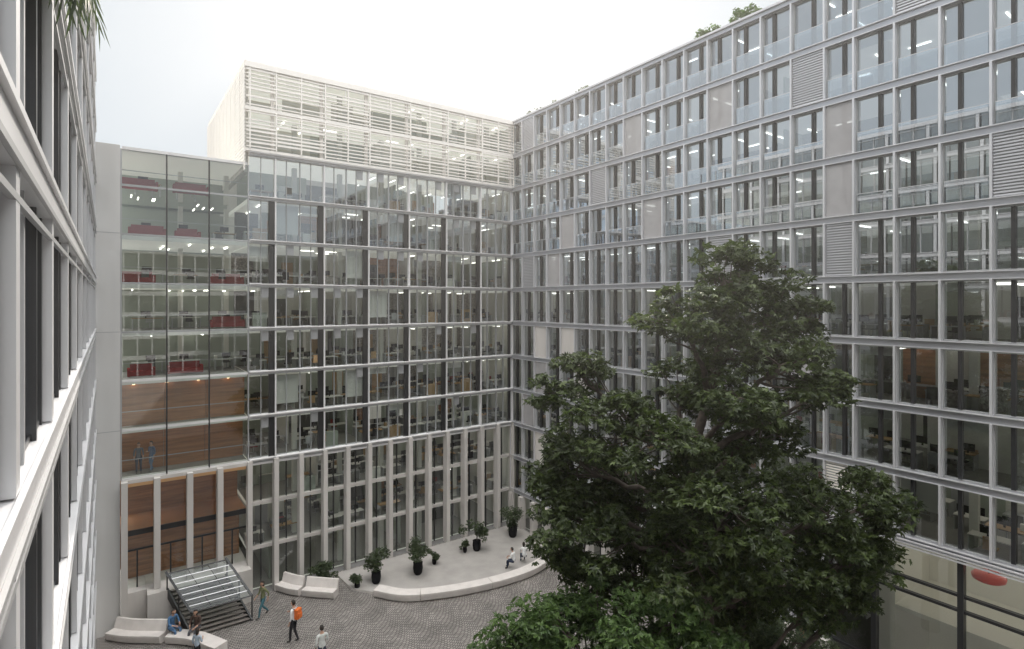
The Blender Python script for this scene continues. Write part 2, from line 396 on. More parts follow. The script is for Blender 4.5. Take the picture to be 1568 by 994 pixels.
# ================================================================= LEFT BUILDING
LF=Fac(lambda s,d,z:(-.57-d,CY-s,z))
for k in range(-2,9):
    z=L0+3*k
    LF.b(LF.fr,0.3,56,.0,.4,z-.12,z+.30,lmet); LF.b(LF.fr,.3,56,-.05,-.002,z+.25,z+.32,lmet); LF.b(LF.fr,.3,56,-.04,-.002,z-.12,z-.06,grey)
    LF.b(LF.fr,.3,56,.0,.05,z+2.62,z+2.68,grey)
    LF.b(LF.inn,.3,56,.41,7,z-.3,z,ceil); LF.b(LF.inn,.3,56,6.5,6.7,z+.02,z+2.69,wgrn)
    y=-15.1
    while y<41.5:
        s=CY-y
        LF.b(LF.fr,s-.12,s+.12,.004,.28,z+.321,z+2.879,lmet)
        LF.b(LF.fr,s-.22,s-.125,.1,.22,z+.301,z+2.879,dark); LF.b(LF.fr,s-3.36,s-3.26,.1,.22,z+.301,z+2.879,dark)
        LF.pane(s-3.26,s-.22,.13,z+.301,z+2.879,glr)
        for q in (1.15,2.3): LF.b(LF.fr,s-q-.05,s-q+.05,.07,.24,z+.301,z+2.879,grey if q<2 else dark)
        LF.b(LF.fr,s-3.25,s-.23,.12,.2,z+.301,z+.37,dark)
        if k in(2,3,4) and y>-2 :
            for d in (1.6,3.4): desk_unit(LF,s-1.7,d,z)
            LF.b(LF.inn,s-1.2,s-1.1,1.4,2.6,z+2.6,z+2.65,lamp); sofa(LF,s-2.5,4.8,z)
        y+=3.5
LF.b(LF.fr,.3,56,-.05,.5,36.05,36.4,lmet); LF.b(LF.inn,.3,56,.51,9,36.0,36.2,conc); LF.b(LF.inn,.25,56,7.5,7.7,0,35.9,conc)
LF.b(LF.fr,.3,56,0,.4,0,3.0,conc)
LF.finish('office_building')
# ================================================================= REAR BUILDING
SF=Fac(lambda s,d,z:(s,-14-d,z))
for k in range(0,6):
    z=L0+3*k; SF.b(SF.fr,-.5,29.8,-.1,.3,z-.3,z+.3,white)
    SF.b(SF.gl,-.4,29.7,.2,.3,z+.31,z+2.69,glo)
    for i in range(17): SF.b(SF.fr,i*1.8-.1,i*1.8+.1,-.15,.19,z+.301,z+2.699,white)
SF.b(SF.fr,-.5,29.8,0.,.6,0,L0-.31,stone); SF.b(SF.fr,-.5,29.8,-.1,7,L0+18-.3,L0+18,conc)
SF.finish('office_building')
# ================================================================= GROUND
g=MB(); g.poly([(-2500,-2500,0),(2500,-2500,0),(2500,2500,0),(-2500,2500,0)],mat('city_ground',(.2,.195,.19),.9)); g.obj('ground')
cob=bpy.data.materials.new('cobbles'); cob.use_nodes=True; nt=cob.node_tree;N=nt.nodes;L=nt.links;b=N['Principled BSDF']
tc=N.new('ShaderNodeTexCoord'); sx=N.new('ShaderNodeSeparateXYZ'); L.new(tc.outputs['Object'],sx.inputs[0])
def M(op,a,bv=None,cv=None):
    n=N.new('ShaderNodeMath'); n.operation=op
    for i,v in enumerate((a,bv,cv)):
        if v is None: continue
        if isinstance(v,(int,float)): n.inputs[i].default_value=v
        else: L.new(v,n.inputs[i])
    return n.outputs[0]
fx=M('FRACT',M('DIVIDE',sx.outputs['X'],1.7)); bow=M('MULTIPLY',M('SINE',M('MULTIPLY',fx,math.pi)),.55)
cb=N.new('ShaderNodeCombineXYZ'); L.new(sx.outputs['X'],cb.inputs[0]); L.new(M('ADD',sx.outputs['Y'],bow),cb.inputs[1])
bk=N.new('ShaderNodeTexBrick'); bk.inputs['Scale'].default_value=1; bk.inputs['Brick Width'].default_value=.2; bk.inputs['Row Height'].default_value=.17; bk.inputs['Mortar Size'].default_value=.022
bk.inputs['Color1'].default_value=(.32,.295,.275,1); bk.inputs['Color2'].default_value=(.21,.195,.183,1); bk.inputs['Mortar'].default_value=(.06,.054,.048,1)
L.new(cb.outputs[0],bk.inputs['Vector'])
no=N.new('ShaderNodeTexNoise'); no.inputs['Scale'].default_value=.6; no.inputs['Detail'].default_value=6; L.new(tc.outputs['Object'],no.inputs['Vector'])
mr=N.new('ShaderNodeMapRange'); mr.inputs[1].default_value=.3; mr.inputs[2].default_value=.7; mr.inputs[3].default_value=.75; mr.inputs[4].default_value=1.2; L.new(no.outputs['Fac'],mr.inputs[0])
vm=N.new('ShaderNodeVectorMath'); vm.operation='SCALE'; L.new(bk.outputs['Color'],vm.inputs[0]); L.new(mr.outputs[0],vm.inputs['Scale']); L.new(vm.outputs[0],b.inputs['Base Color'])
b.inputs['Roughness'].default_value=.55
bp=N.new('ShaderNodeBump'); bp.inputs['Strength'].default_value=.5; bp.inputs['Distance'].default_value=.02; bp.invert=True; L.new(bk.outputs['Fac'],bp.inputs['Height']); L.new(bp.outputs[0],b.inputs['Normal'])
g=MB(); g.poly([(-.5,-13.9,.004),(29.8,-13.9,.004),(29.8,41.9,.004),(-.5,41.9,.004)],cob); g.obj('cobbled_plaza')
def catmull(P,n=10):
    P=[Vector(p) for p in P]; Q=[P[0]*2-P[1]]+P+[P[-1]*2-P[-2]]; out=[]
    for i in range(1,len(Q)-2):
        a,b_,c,d=Q[i-1:i+3]
        for j in range(n):
            t=j/n; out.append(.5*((2*b_)+(c-a)*t+(2*a-5*b_+4*c-d)*t*t+(3*b_-a-3*c+d)*t**3))
    out.append(P[-1]); return out
def sweep(mb,path,prof,m):
    n=len(mb.v); k=len(prof); mi=mb.mi(m)
    for i,p in enumerate(path):
        t=(path[min(i+1,len(path)-1)]-path[max(0,i-1)]); t.z=0; t.normalize(); nn=Vector((-t.y,t.x,0))
        for o,z in prof: q=p+nn*o; mb.v.append((q.x,q.y,p.z+z))
    for i in range(len(path)-1):
        for j in range(k): mb.f.append((n+i*k+j,n+(i+1)*k+j,n+(i+1)*k+(j+1)%k,n+i*k+(j+1)%k)); mb.m.append(mi)
    mb.f.append(tuple(n+j for j in range(k))); mb.m.append(mi); mb.f.append(tuple(n+(len(path)-1)*k+k-1-j for j in range(k))); mb.m.append(mi)
benchm=mat('bench_stone',(.64,.60,.57),.65,0,.07,2,bump=.15)
arc=[(15.0,37.0,0),(16.6,35.1,0),(20.2,33.7,0),(24.3,33.2,0),(27.2,33.9,0),(29.3,35.6,0)]
path=catmull(arc)
tp=[(p.x,p.y,.16) for p in path]
tg=MB(); base=tp+[(29.6,36,.16),(29.6,41.4,.16),(13.6,41.4,.16),(13.8,38.6,.16)]
tg.poly(base,pave)
for i in range(len(base)):
    a=base[i]; c=base[(i+1)%len(base)]; tg.poly([(a[0],a[1],0),(c[0],c[1],0),c,a],stone)
tg.obj('terrace')
mb=MB(); seg=[path[i:i+13] for i in range(0,len(path)-1,12)]
prof=[(-.42,.12),(-.5,.46),(-.5,.56),(.35,.56),(.35,0),(-.3,0)]
for sgp in seg:
    if len(sgp)>1:
        q=list(sgp); d=(q[-1]-q[-2]).normalized(); q[-1]=q[-1]-d*.03; sweep(mb,q,prof,benchm)
mb.obj('curved_stone_bench')
prof2=[(-.42,.1),(-.5,.42),(-.5,.52),(.1,.5),(.28,1.05),(.42,1.05),(.35,0),(-.3,0)]
mb=MB(); pp=catmull([G(428,899),G(448,905),G(475,908),G(513,911)],6); 
pp=[Vector((p.x,p.y-.3,0)) for p in pp]
sweep(mb,pp[:10],prof2,benchm); sweep(mb,pp[10:],prof2,benchm); mb.obj('stone_bench')
mb=MB(); pp=catmull([G(172,976),G(200,980),G(252,981),G(300,985),G(340,1000)],6)
sweep(mb,pp[:13],prof2,benchm); sweep(mb,pp[13:],[(-.42,.1),(-.5,.42),(-.5,.52),(.35,.52),(.35,0),(-.3,0)],benchm); mb.obj('stone_bench')
# stairs (skewed in plan) under a sloping steel-and-glass canopy
def sk_(u,t,z):
    return Vector((3.0+3.35*u+1.05*t, 41.0-2.4*t, z))
mb=MB(); nst=12
def slab(mb,u0,u1,t0,t1,z0,z1,m):
    P=[sk_(u0,t0,z0),sk_(u1,t0,z0),sk_(u1,t1,z0),sk_(u0,t1,z0),sk_(u0,t0,z1),sk_(u1,t0,z1),sk_(u1,t1,z1),sk_(u0,t1,z1)]
    n=len(mb.v); mb.v+=[tuple(p) for p in P]; mi=mb.mi(m)
    mb.f+=[(n,n+1,n+2,n+3),(n+4,n+7,n+6,n+5),(n,n+4,n+5,n+1),(n+1,n+5,n+6,n+2),(n+2,n+6,n+7,n+3),(n+3,n+7,n+4,n)]; mb.m+=[mi]*6
tread=mat('tread_stone',(.20,.18,.165),.6,0,.1)
for i in range(nst):
    zt=PZ*(1-i/nst)-.02; slab(mb,.04,.96,i/nst,(i+1)/nst+.02,zt-.05,zt,tread); slab(mb,.05,.95,i/nst+.01,i/nst+.03,zt-.18,zt-.051,wdk)
for u in (0,.97):
    P=[(u,-.02,PZ+.1),(u,1.04,.12),(u,1.04,.005),(u,.86,.005),(u,-.02,PZ-.45)]
    n=len(mb.v); mb.v+=[tuple(sk_(a,b_,c)) for a,b_,c in P]+[tuple(sk_(a+.03,b_,c)) for a,b_,c in P]
    mi=mb.mi(dark); mb.f+=[(n,n+1,n+2,n+3,n+4),(n+9,n+8,n+7,n+6,n+5)]+[(n+j,n+5+j,n+5+(j+1)%5,n+(j+1)%5) for j in range(5)]; mb.m+=[mi]*7
mb.obj('entrance_stairs')
glb=glass('canopy_glass',(.55,.59,.56),.005,.3)
mb=MB()
ct=lambda u,t:sk_(u,t,PZ+1.0-1.65*t)
for u in (0,1): 
    mb.tube([ct(u,-.05),ct(u,1.0)],[.09,.09],dark,4)
    for t in (0,.5,1.0): p=ct(u,t); b_=sk_(u,t,max(0.01,PZ*(1-t)*1.0)); mb.tube([p,b_],[.04,.04],dark,4)
for i in range(8):
    t=i/7; mb.tube([ct(0,t),ct(1,t)],[.05 if i in (0,7) else .03]*2,dark if i in(0,7) else fin,4)
for u in (.33,.66): mb.tube([ct(u,0),ct(u,1)],[.02]*2,dark,4)
for i in range(7):
    for j in range(3):
        a,b_=i/7,(i+1)/7; u0,u1=j/3,(j+1)/3; o=Vector((0,0,R.uniform(-.012,.012)))
        mb.poly([ct(u0,a)+o,ct(u1,a)-o,ct(u1,b_),ct(u0,b_)],glb)
mb.obj('glass_stair_canopy')
# ================================================================= VEGETATION
def leafmat(name,c1,c2,tr=.35):
    m=bpy.data.materials.new(name); m.use_nodes=True; nt=m.node_tree;N=nt.nodes;L=nt.links; b=N['Principled BSDF']; b.inputs['Roughness'].default_value=.48
    at=N.new('ShaderNodeAttribute'); at.attribute_name='rnd'
    mx=N.new('ShaderNodeMix'); mx.data_type='RGBA'; mx.inputs[6].default_value=(*c1,1); mx.inputs[7].default_value=(*c2,1); L.new(at.outputs['Fac'],mx.inputs[0])
    L.new(mx.outputs[2],b.inputs['Base Color']); t=N.new('ShaderNodeBsdfTranslucent'); 
    hs=N.new('ShaderNodeHueSaturation'); hs.inputs['Value'].default_value=1.4; L.new(mx.outputs[2],hs.inputs['Color']); L.new(hs.outputs[0],t.inputs[0])
    ms=N.new('ShaderNodeMixShader'); ms.inputs[0].default_value=tr; L.new(b.outputs[0],ms.inputs[1]); L.new(t.outputs[0],ms.inputs[2]); L.new(ms.outputs[0],N['Material Output'].inputs[0]); return m
leafA=leafmat('tree_leaves',(.016,.028,.008),(.060,.088,.020)); leafB=leafmat('fresh_leaves',(.035,.07,.018),(.095,.16,.04)); leafC=leafmat('olive_leaves',(.03,.05,.022),(.08,.11,.045))
bark=mat('bark',(.075,.06,.05),.9,0,.35,6,bump=.6,bscale=18)
class Leaves:
    def __init__(s): s.v=[];s.f=[];s.r=[]
    def leaf(s,p,size,nl=4,droop=.3):
        ax=Vector((R.gauss(0,1),R.gauss(0,1),R.gauss(0,.5)-droop)).normalized(); up=Vector((R.gauss(0,.6),R.gauss(0,.6),1)).normalized()
        sd=ax.cross(up)
        if sd.length<.05: return
        sd.normalize(); up=sd.cross(ax); r=R.random()
        for i in range(nl):
            a=(i-(nl-1)/2)*.75; d=(ax*math.cos(a)+sd*math.sin(a)); w=d.cross(up)*size*.2; l=size*R.uniform(.75,1.1)
            n=len(s.v); tip=p+d*l-up*l*.12
            mid=p+d*l*.55+up*l*.06
            s.v+=[tuple(p),tuple(mid-w),tuple(tip),tuple(mid+w)]; s.f.append((n,n+1,n+2,n+3)); s.r.append(min(1,max(0,r+R.uniform(-.1,.1))))
    def obj(s,name,m,parent):
        me=bpy.data.meshes.new(name); me.from_pydata(s.v,[],s.f); me.materials.append(m)
        at=me.attributes.new('rnd','FLOAT','FACE'); at.data.foreach_set('value',s.r)
        o=bpy.data.objects.new(name,me); bpy.context.scene.collection.objects.link(o); o.parent=parent; return o
def bez(a,b_,sag,n=8,j=.12):
    a=Vector(a);b_=Vector(b_); c=(a+b_)/2+Vector(sag); out=[]
    for i in range(n+1):
        t=i/n; p=(1-t)**2*a+2*t*(1-t)*c+t*t*b_
        if 0<i<n: p+=Vector((R.uniform(-j,j),R.uniform(-j,j),R.uniform(-j,j)))
        out.append(p)
    return out
def rnd_sphere():
    while True:
        p=Vector((R.uniform(-1,1),R.uniform(-1,1),R.uniform(-1,1)))
        if .05<p.length<1: return p
def tree(name,trunkpts,trunkr,lobes,lm,size,nsub=13,nleaf=110,subr=.85,br=.16,flat=.5):
    e=empty(name); tb=MB(); tb.tube(trunkpts,trunkr,bark,10); lv=Leaves()
    tp=[Vector(p) for p in trunkpts]
    for (c,r) in lobes:
        best=min(tp[1:],key=lambda q:(q-c).length+max(0,q.z-c.z+1.5)*3)
        L_=(c-best).length
        pts=bez(best,c,(R.uniform(-.5,.5),R.uniform(-.5,.5),-L_*.12),10,.1)
        tb.tube(pts,[br*(1-.75*i/10) for i in range(11)],bark,7)
        for k in range(int(nsub*r*r/2.5)+3):
            d=rnd_sphere().normalized(); rr=r*R.uniform(.45,1.15)
            sc=c+Vector((d.x*rr,d.y*rr,d.z*rr*.85))
            st_=pts[R.choice((6,7,8,9,10))]; tw=bez(st_,sc,(0,0,-.15),4,.07)
            tb.tube(tw,[.045,.035,.028,.02,.012],bark,4,False)
            sr=subr*R.uniform(.4,1.1)
            for q in range(int(nleaf*sr)):
                o=rnd_sphere(); o=o.normalized()*(o.length**.8)*sr; o.z*=flat; o.z-=.25*(o.x*o.x+o.y*o.y)/sr
                lv.leaf(sc+o,size*R.uniform(.65,1.25))
    tb.obj('trunk_and_branches',e,True); lv.obj('foliage',lm,e); print(name,len(lv.f)); return e
D0=22
LB=[(1110,430,58,0),(1140,398,34,.5),(1040,490,52,-.8),(1190,470,55,.5),(1250,485,34,.5),(1120,530,68,0),(1045,585,58,1),(1195,560,60,-1),(1268,588,42,.3),
(890,572,46,.5),(842,600,32,0),(930,640,60,-.8),(870,700,52,.5),(955,720,66,1),(858,770,44,0),(908,810,68,-.6),(1010,670,46,-1.6),(1090,690,64,1.4),(1060,730,56,-1.8),(1165,650,54,0),(1130,610,44,-1.4),(1020,810,80,.5),(1120,780,78,-1.5),(1200,770,66,1),
(1270,790,58,-.6),(1335,770,45,0),(1350,835,34,.4),(1290,860,52,0),(1190,870,76,-.5),(1090,880,74,1),(1070,860,64,-1.8),(970,880,58,0),(1240,925,36,.3),(895,880,40,0),(1150,930,42,0),(838,720,26,.3),(1320,905,28,0),(862,835,28,.2)]
lobes=[(WP(px,y,D0+dd*1.8),r*D0/F) for px,y,r,dd in LB]
tk=[W(1085,D0,0),W(1082,D0,4),WP(1078,930,D0),WP(1070,850,D0),WP(1050,760,D0+.2),WP(1060,690,D0),WP(1085,610,D0),WP(1100,530,D0),WP(1115,460,D0)]
tree('large_plane_tree',tk,[.5,.42,.35,.31,.26,.21,.16,.12,.06],lobes,leafA,.225,nsub=14.5,nleaf=108)
D1=19.5
LB2=[(790,985,46),(850,940,46),(905,925,40),(960,960,62),(1030,940,48),(1080,975,42),(900,1010,80),(1000,1040,80),(820,1060,70),(1080,1060,60)]
lobes=[(WP(px,y,D1+R.uniform(-1,1)),r*D1/F) for px,y,r in LB2]
b0=W(930,D1,0); tree('small_tree',[b0,b0+Vector((0,0,3)),b0+Vector((.1,0,5.5)),b0+Vector((.2,.1,7.5))],[.2,.17,.13,.08],lobes,leafB,.2,nsub=15,nleaf=130,br=.08)
D2=26
LB3=[(1090,985,38),(1130,975,38),(1170,982,40),(1215,985,38),(1110,1030,50),(1190,1040,55)]
lobes=[(WP(px,y,D2+R.uniform(-.5,.5)),r*D2/F) for px,y,r in LB3]
b0=W(1150,D2,0); tree('evergreen_shrub',[b0,b0+Vector((0,0,1.5)),b0+Vector((0,0,2.6))],[.12,.1,.06],lobes,leafC,.12,nsub=14,nleaf=260,br=.05)
def bushobj(e,c,r,lm,size,n):
    lv=Leaves()
    cs=[c+Vector((R.gauss(0,.45)*r,R.gauss(0,.45)*r,R.gauss(0,.4)*r)) for _ in range(9)]
    for _ in range(n):
        q=R.choice(cs); o=rnd_sphere()*r*.5; lv.leaf(q+o,size*R.uniform(.7,1.2),3)
    lv.obj('foliage',lm,e)
def potted(c,ph,br,nm='potted_shrub'):
    e=empty(nm); mb=MB(); r=ph*.42
    rcyl(mb,c,r,ph,black,22,[(r*.6,0),(r*.85,ph*.15),(r,ph*.55),(r*.92,ph*.93),(r*1.0,ph)])
    mb.tube([(c[0],c[1],c[2]+ph*.9),(c[0]+.05,c[1],c[2]+ph+br*.7),(c[0],c[1],c[2]+ph+br*1.3)],[.05,.04,.02],bark,6)
    mb.obj('pot_and_stem',e,True); bushobj(e,Vector((c[0],c[1],c[2]+ph+br*.95)),br,leafC,.16,int(900*br))
for px,y,ph,br in ((576,893,.8,.8),(640,879,.85,.85),(730,843,.8,.75),(785,822,.9,.9),(665,864,.4,.35),(712,846,.4,.3),(547,899,.45,.35)):
    p=G(px,y,.16); 
    if p.y>41: p.y=41
    potted((p.x,p.y,.165 if px>560 else .01),ph,br)
for px,y in ((490,893),(500,897)):
    p=G(px,y); p.y=min(p.y,41.0); e=empty('ornamental_shrub',(0,0,0)); mb=MB(); mb.tube([(p.x,p.y,0),(p.x,p.y,.8)],[.04,.02],bark); mb.obj('stem',e); bushobj(e,Vector((p.x,p.y,.8)),.6,leafC,.14,600)
for s,r,h in ((20.0,.85,36.75),(22.5,.85,36.95)):
    e=empty('roof_tree'); p=Vector(RF.fn(s,1.0,36.3)); mb=MB(); mb.tube([p-Vector((0,0,.3)),p+Vector((0,0,.7))],[.07,.04],bark); mb.obj('trunk',e)
    lv=Leaves()
    for _ in range(600):
        o=rnd_sphere(); lv.leaf(Vector((p.x+o.x*r,p.y+o.y*r*1.1,h+.1+o.z*.28+.15*math.sin(o.y*7))),.16,3)
    lv.obj('foliage',leafB,e)
e=empty('roof_planting'); lv=Leaves()
for s in (2.0,3.0,3.6,5.5,8.3,8.8,9.4):
    p=Vector(RF.fn(s,.5,36.2))
    for _ in range(60): o=rnd_sphere()*.35; lv.leaf(p+Vector((o.x,o.y,abs(o.z)*1.4+.2)),.14,3)
lv.obj('foliage',leafC,e)
e=empty('hanging_balcony_plant'); lv=Leaves()
for q in range(60):
    y=R.uniform(5.2,9); p=Vector((-.45+R.uniform(-.2,.1),y,24.50)); v=Vector((R.uniform(.0,.3),R.uniform(-.25,.25),R.uniform(.0,.15)))
    for t in range(11):
        n=len(lv.v); d=v*.12; nx=p+d; w=Vector((0,.012,.008)); lv.v+=[tuple(p-w),tuple(nx-w*.8),tuple(nx+w*.8),tuple(p+w)]; lv.f.append((n,n+1,n+2,n+3)); lv.r.append(R.random()); 
        a=v.cross(Vector((0,0,1))).normalized()*.12
        for sg in (-1,1):
            n=len(lv.v); tip=p+a*sg+v*.25-Vector((0,0,.05)); lv.v+=[tuple(p),tuple(p.lerp(tip,.5)+v*.04),tuple(tip),tuple(p.lerp(tip,.5)-v*.04)]; lv.f.append((n,n+1,n+2,n+3)); lv.r.append(R.random())
        p=nx; v.z-=.16
lv.obj('fronds',leafC,e)
# ================================================================= PEOPLE
skin=mat('skin',(.45,.27,.19),.6,0,0); hair=mat('dark_hair',(.02,.014,.01),.6,0,0); shoe=mat('shoes',(.05,.045,.04),.5,0,0); lips=mat('lips',(.3,.1,.09),.6,0,0); eyew=mat('eyes',(.02,.02,.02),.3,0,0)
cloth={}
def cl(n,c):
    if n not in cloth: cloth[n]=mat('cloth_'+n,c,.9,0,.15,8)
    return cloth[n]
def head_mesh(mb,c,yaw,nod=0.1,longhair=False):
    bm=bmesh.new(); bmesh.ops.create_uvsphere(bm,u_segments=20,v_segments=14,radius=1)
    rot=Matrix.Rotation(yaw,4,'Z')@Matrix.Rotation(-nod,4,'X')
    def emit(bm,fn,m):
        n=len(mb.v); bm.verts.ensure_lookup_table()
        for v in bm.verts: mb.v.append(tuple(c+rot@fn(v.co)))
        mi=mb.mi(m)
        for f in bm.faces: mb.f.append(tuple(n+v.index for v in f.verts)); mb.m.append(mi)
    def hd(p):
        q=Vector((p.x*.076,p.y*.094,p.z*.118)); 
        if p.z<0: q.x*=1+.28*p.z; q.y*=1+.12*p.z
        if p.y>.7 and abs(p.x)<.3 and -.45<p.z<.1: q.y+=.022*(1-abs(p.x)/.3)
        if p.y>.7 and abs(p.x)<.3 and p.z<-.8: q.y+=.01
        return q
    emit(bm,hd,skin)
    def hr(p):
        q=Vector((p.x*.085,p.y*.1-.012,p.z*.122+.012))
        if p.y>.15 and p.z<.45: q=Vector((p.x*.06,.03,p.z*.08))
        if p.z<-.35 and p.y<.15: q=Vector((p.x*.07,p.y*.09-.01,(-.19 if longhair else -.05)+.02*p.z))
        return q
    emit(bm,hr,hair)
    for sx_ in (-1,1):
        emit(bm,lambda p:Vector((sx_*.078+p.x*.01,p.y*.02-.005,p.z*.03)),skin)
        emit(bm,lambda p:Vector((sx_*.03+p.x*.012,.083+p.y*.008,.004+p.z*.007)),eyew)
    emit(bm,lambda p:Vector((p.x*.024,.08+p.y*.008,-.055+p.z*.007)),lips)
    bm.free()
def human(name,loc,yaw,pose,top,bot,sc=1.25,longhair=False,bag=None,shoes=None):
    J={'pel':(0,0,.95),'sp':(0,.0,1.12),'ch':(0,.0,1.32),'nk':(0,0,1.47),'hd':(0,.02,1.56)}
    for sd,x in (('L',-1),('R',1)):
        J['sh'+sd]=(x*.175,0,1.41); J['el'+sd]=(x*.225,-.03,1.13); J['wr'+sd]=(x*.22,.07,.89)
        J['hp'+sd]=(x*.09,0,.9); J['kn'+sd]=(x*.1,.02,.5); J['an'+sd]=(x*.1,-.02,.09); J['to'+sd]=(x*.115,.15,.035)
    J.update(pose)
    V=[];E=[];Rr=[];lab=[];root=[]
    def av(p,r,l,par=None,rt=False):
        V.append(Vector(p));Rr.append(r);lab.append(l);root.append(rt)
        if par is not None: E.append((par,len(V)-1))
        return len(V)-1
    P={k:Vector(v) for k,v in J.items()}
    pel=av(P['pel'],.13,'b',None,True); sp=av(P['sp'],.12,'t',pel); ch=av(P['ch'],.13,'t',sp); uc=av((P['ch']+P['nk'])/2+Vector((0,0,.01)),.11,'t',ch); nk=av(P['nk'],.055,'s',uc); hd=av(P['hd'],.05,'s',nk)
    for sd,x in (('L',-1),('R',1)):
        a=av(P['sh'+sd],.06,'t',uc); m=av((P['sh'+sd]+P['el'+sd])/2,.05,'t',a); el=av(P['el'+sd],.042,'t',m); f=av(P['el'+sd].lerp(P['wr'+sd],.4),.04,'t',el); wr=av(P['wr'+sd],.026,'s',f)
        d=(P['wr'+sd]-P['el'+sd]).normalized(); pm=av(P['wr'+sd]+d*.05,.032,'s',wr); pe=P['wr'+sd]+d*.06
        side=d.cross(Vector((x,0,.2))).normalized(); inw=Vector((-x,0,0))
        for i,(o,l) in enumerate(((-.03,.065),(-.01,.078),(.01,.074),(.03,.058))):
            q=pe+side*o; c0=av(q,.010,'s',None,True); c1=av(q+d*(.03+l*.45),.009,'s',c0); av(q+d*(.03+l*.85)+inw*.02,.008,'s',c1)
        q=P['wr'+sd]+d*.02-side*.02; c0=av(q,.011,'s',None,True); c1=av(q-side*.03+d*.03,.010,'s',c0); av(q-side*.035+d*.06+inw*.01,.009,'s',c1)
        h=av(P['hp'+sd],.095,'b',pel); t=av(P['hp'+sd].lerp(P['kn'+sd],.5),.08,'b',h); k=av(P['kn'+sd],.06,'b',t); c=av(P['kn'+sd].lerp(P['an'+sd],.4),.055,'b',k); an=av(P['an'+sd],.04,'b',c)
        av(P['an'+sd].lerp(P['to'+sd],.5)+Vector((0,0,.0)),.04,'o',an); av(P['to'+sd],.032,'o',len(V)-1)
    bm=bmesh.new(); ly=bm.verts.layers.skin.verify(); bv=[]
    for p,r,rt in zip(V,Rr,root):
        v=bm.verts.new(p); v[ly].radius=(r,r*(.8 if r>.1 else 1)); v[ly].use_root=rt; bv.append(v)
    for a,b_ in E: bm.edges.new((bv[a],bv[b_]))
    me=bpy.data.meshes.new(name+'_sk'); bm.to_mesh(me); bm.free()
    o=bpy.data.objects.new('tmp',me); bpy.context.scene.collection.objects.link(o)
    md=o.modifiers.new('s','SKIN'); md.use_smooth_shade=True; ss=o.modifiers.new('u','SUBSURF'); ss.levels=1
    dg=bpy.context.evaluated_depsgraph_get(); ev=o.evaluated_get(dg); em=bpy.data.meshes.new_from_object(ev)
    bpy.data.objects.remove(o)
    em.materials.clear(); ms={'t':top,'b':bot,'s':skin,'o':shoes or shoe}; keys=list(ms)
    for kx in keys: em.materials.append(ms[kx])
    segs=[(V[a],V[b_],lab[b_],Rr[b_]) for a,b_ in E]
    for pl in em.polygons:
        c=pl.center; bd=1e9;bl='t'
        for a,b_,l,r in segs:
            ab=b_-a; t=max(0,min(1,(c-a).dot(ab)/max(ab.length_squared,1e-9))); d=(c-(a+ab*t)).length-r*.6
            if d<bd: bd=d; bl=l
        pl.material_index=keys.index(bl); pl.use_smooth=True
    e=empty(name,loc); e.rotation_euler=(0,0,yaw); e.scale=(sc,)*3
    body=bpy.data.objects.new('body',em); bpy.context.scene.collection.objects.link(body); body.parent=e
    hm=MB(); head_mesh(hm,P['hd']+Vector((0,.02,.09)),0,.15,longhair); hm.obj('head',e,True)
    if bag:
        bg=MB(); c=P['ch']; bg.box((c.x-.14,c.y-.28,c.z-.27),(c.x+.14,c.y-.11,c.z+.13),bag); bg.box((c.x-.11,c.y-.33,c.z-.24),(c.x+.11,c.y-.281,c.z-.03),bag)
        for x in (-.1,.1): bg.tube([(c.x+x,c.y-.12,c.z+.12),(c.x+x,c.y+.02,c.z+.15),(c.x+x,c.y+.13,c.z+.02),(c.x+x,c.y+.0,c.z-.2)],[.018]*4,black,5)
        bg.obj('backpack',e,False,.03)
    return e
walk={'knL':(-.09,.2,.53),'anL':(-.09,.27,.1),'toL':(-.1,.44,.07),'knR':(.09,-.02,.5),'anR':(.09,-.32,.17),'toR':(.1,-.2,.05),'elL':(-.23,-.16,1.17),'wrL':(-.22,-.12,.92),'elR':(.23,.06,1.14),'wrR':(.2,.24,1.0),'pel':(0,0,.92)}
small={'knL':(-.09,.1,.5),'anL':(-.09,.12,.09),'toL':(-.1,.28,.04),'knR':(.09,.03,.5),'anR':(.09,-.15,.11),'toR':(.1,.0,.04),'elR':(.24,0,1.15),'wrR':(.12,.22,1.2)}
sit={'pel':(0,0,.55),'sp':(0,.02,.72),'ch':(0,.07,.92),'nk':(0,.11,1.06),'hd':(0,.15,1.14),'hpL':(-.09,.04,.52),'hpR':(.09,.04,.52),'knL':(-.12,.45,.52),'knR':(.12,.45,.52),'anL':(-.12,.42,.09),'anR':(.13,.5,.09),'toL':(-.13,.58,.04),'toR':(.14,.66,.04),
 'shL':(-.175,.09,1.0),'shR':(.175,.09,1.0),'elL':(-.22,.2,.76),'elR':(.22,.2,.76),'wrL':(-.12,.4,.7),'wrR':(.12,.4,.72)}
def at(px,y): p=G(px,y); return (p.x,p.y,.004)
human('walking_woman',(8.05,38.6,.004),1.9,walk,cl('olive',(.17,.18,.09)),cl('teal',(.05,.14,.17)),1.3,True)
human('standing_man_with_backpack',at(450,984),.7,small,cl('white',(.7,.7,.7)),cl('black',(.02,.02,.025)),1.4,bag=cl('orange',(.65,.15,.03)))
p=W(493,30.8,0); human('walking_man',(p.x,p.y,.004),.0,small,cl('pale',(.6,.62,.6)),cl('navy',(.03,.04,.07)),1.4)
p=W(302,31.3,0); human('walking_woman',(p.x,p.y,.004),-.8,small,cl('paleblue',(.4,.47,.55)),cl('black',(.02,.02,.02)),1.15,True)
p=G(262,977); human('seated_man',(p.x,p.y-.1,0),math.pi+.5,sit,cl('denim',(.07,.16,.3)),cl('jeans',(.08,.15,.26)),1.35)
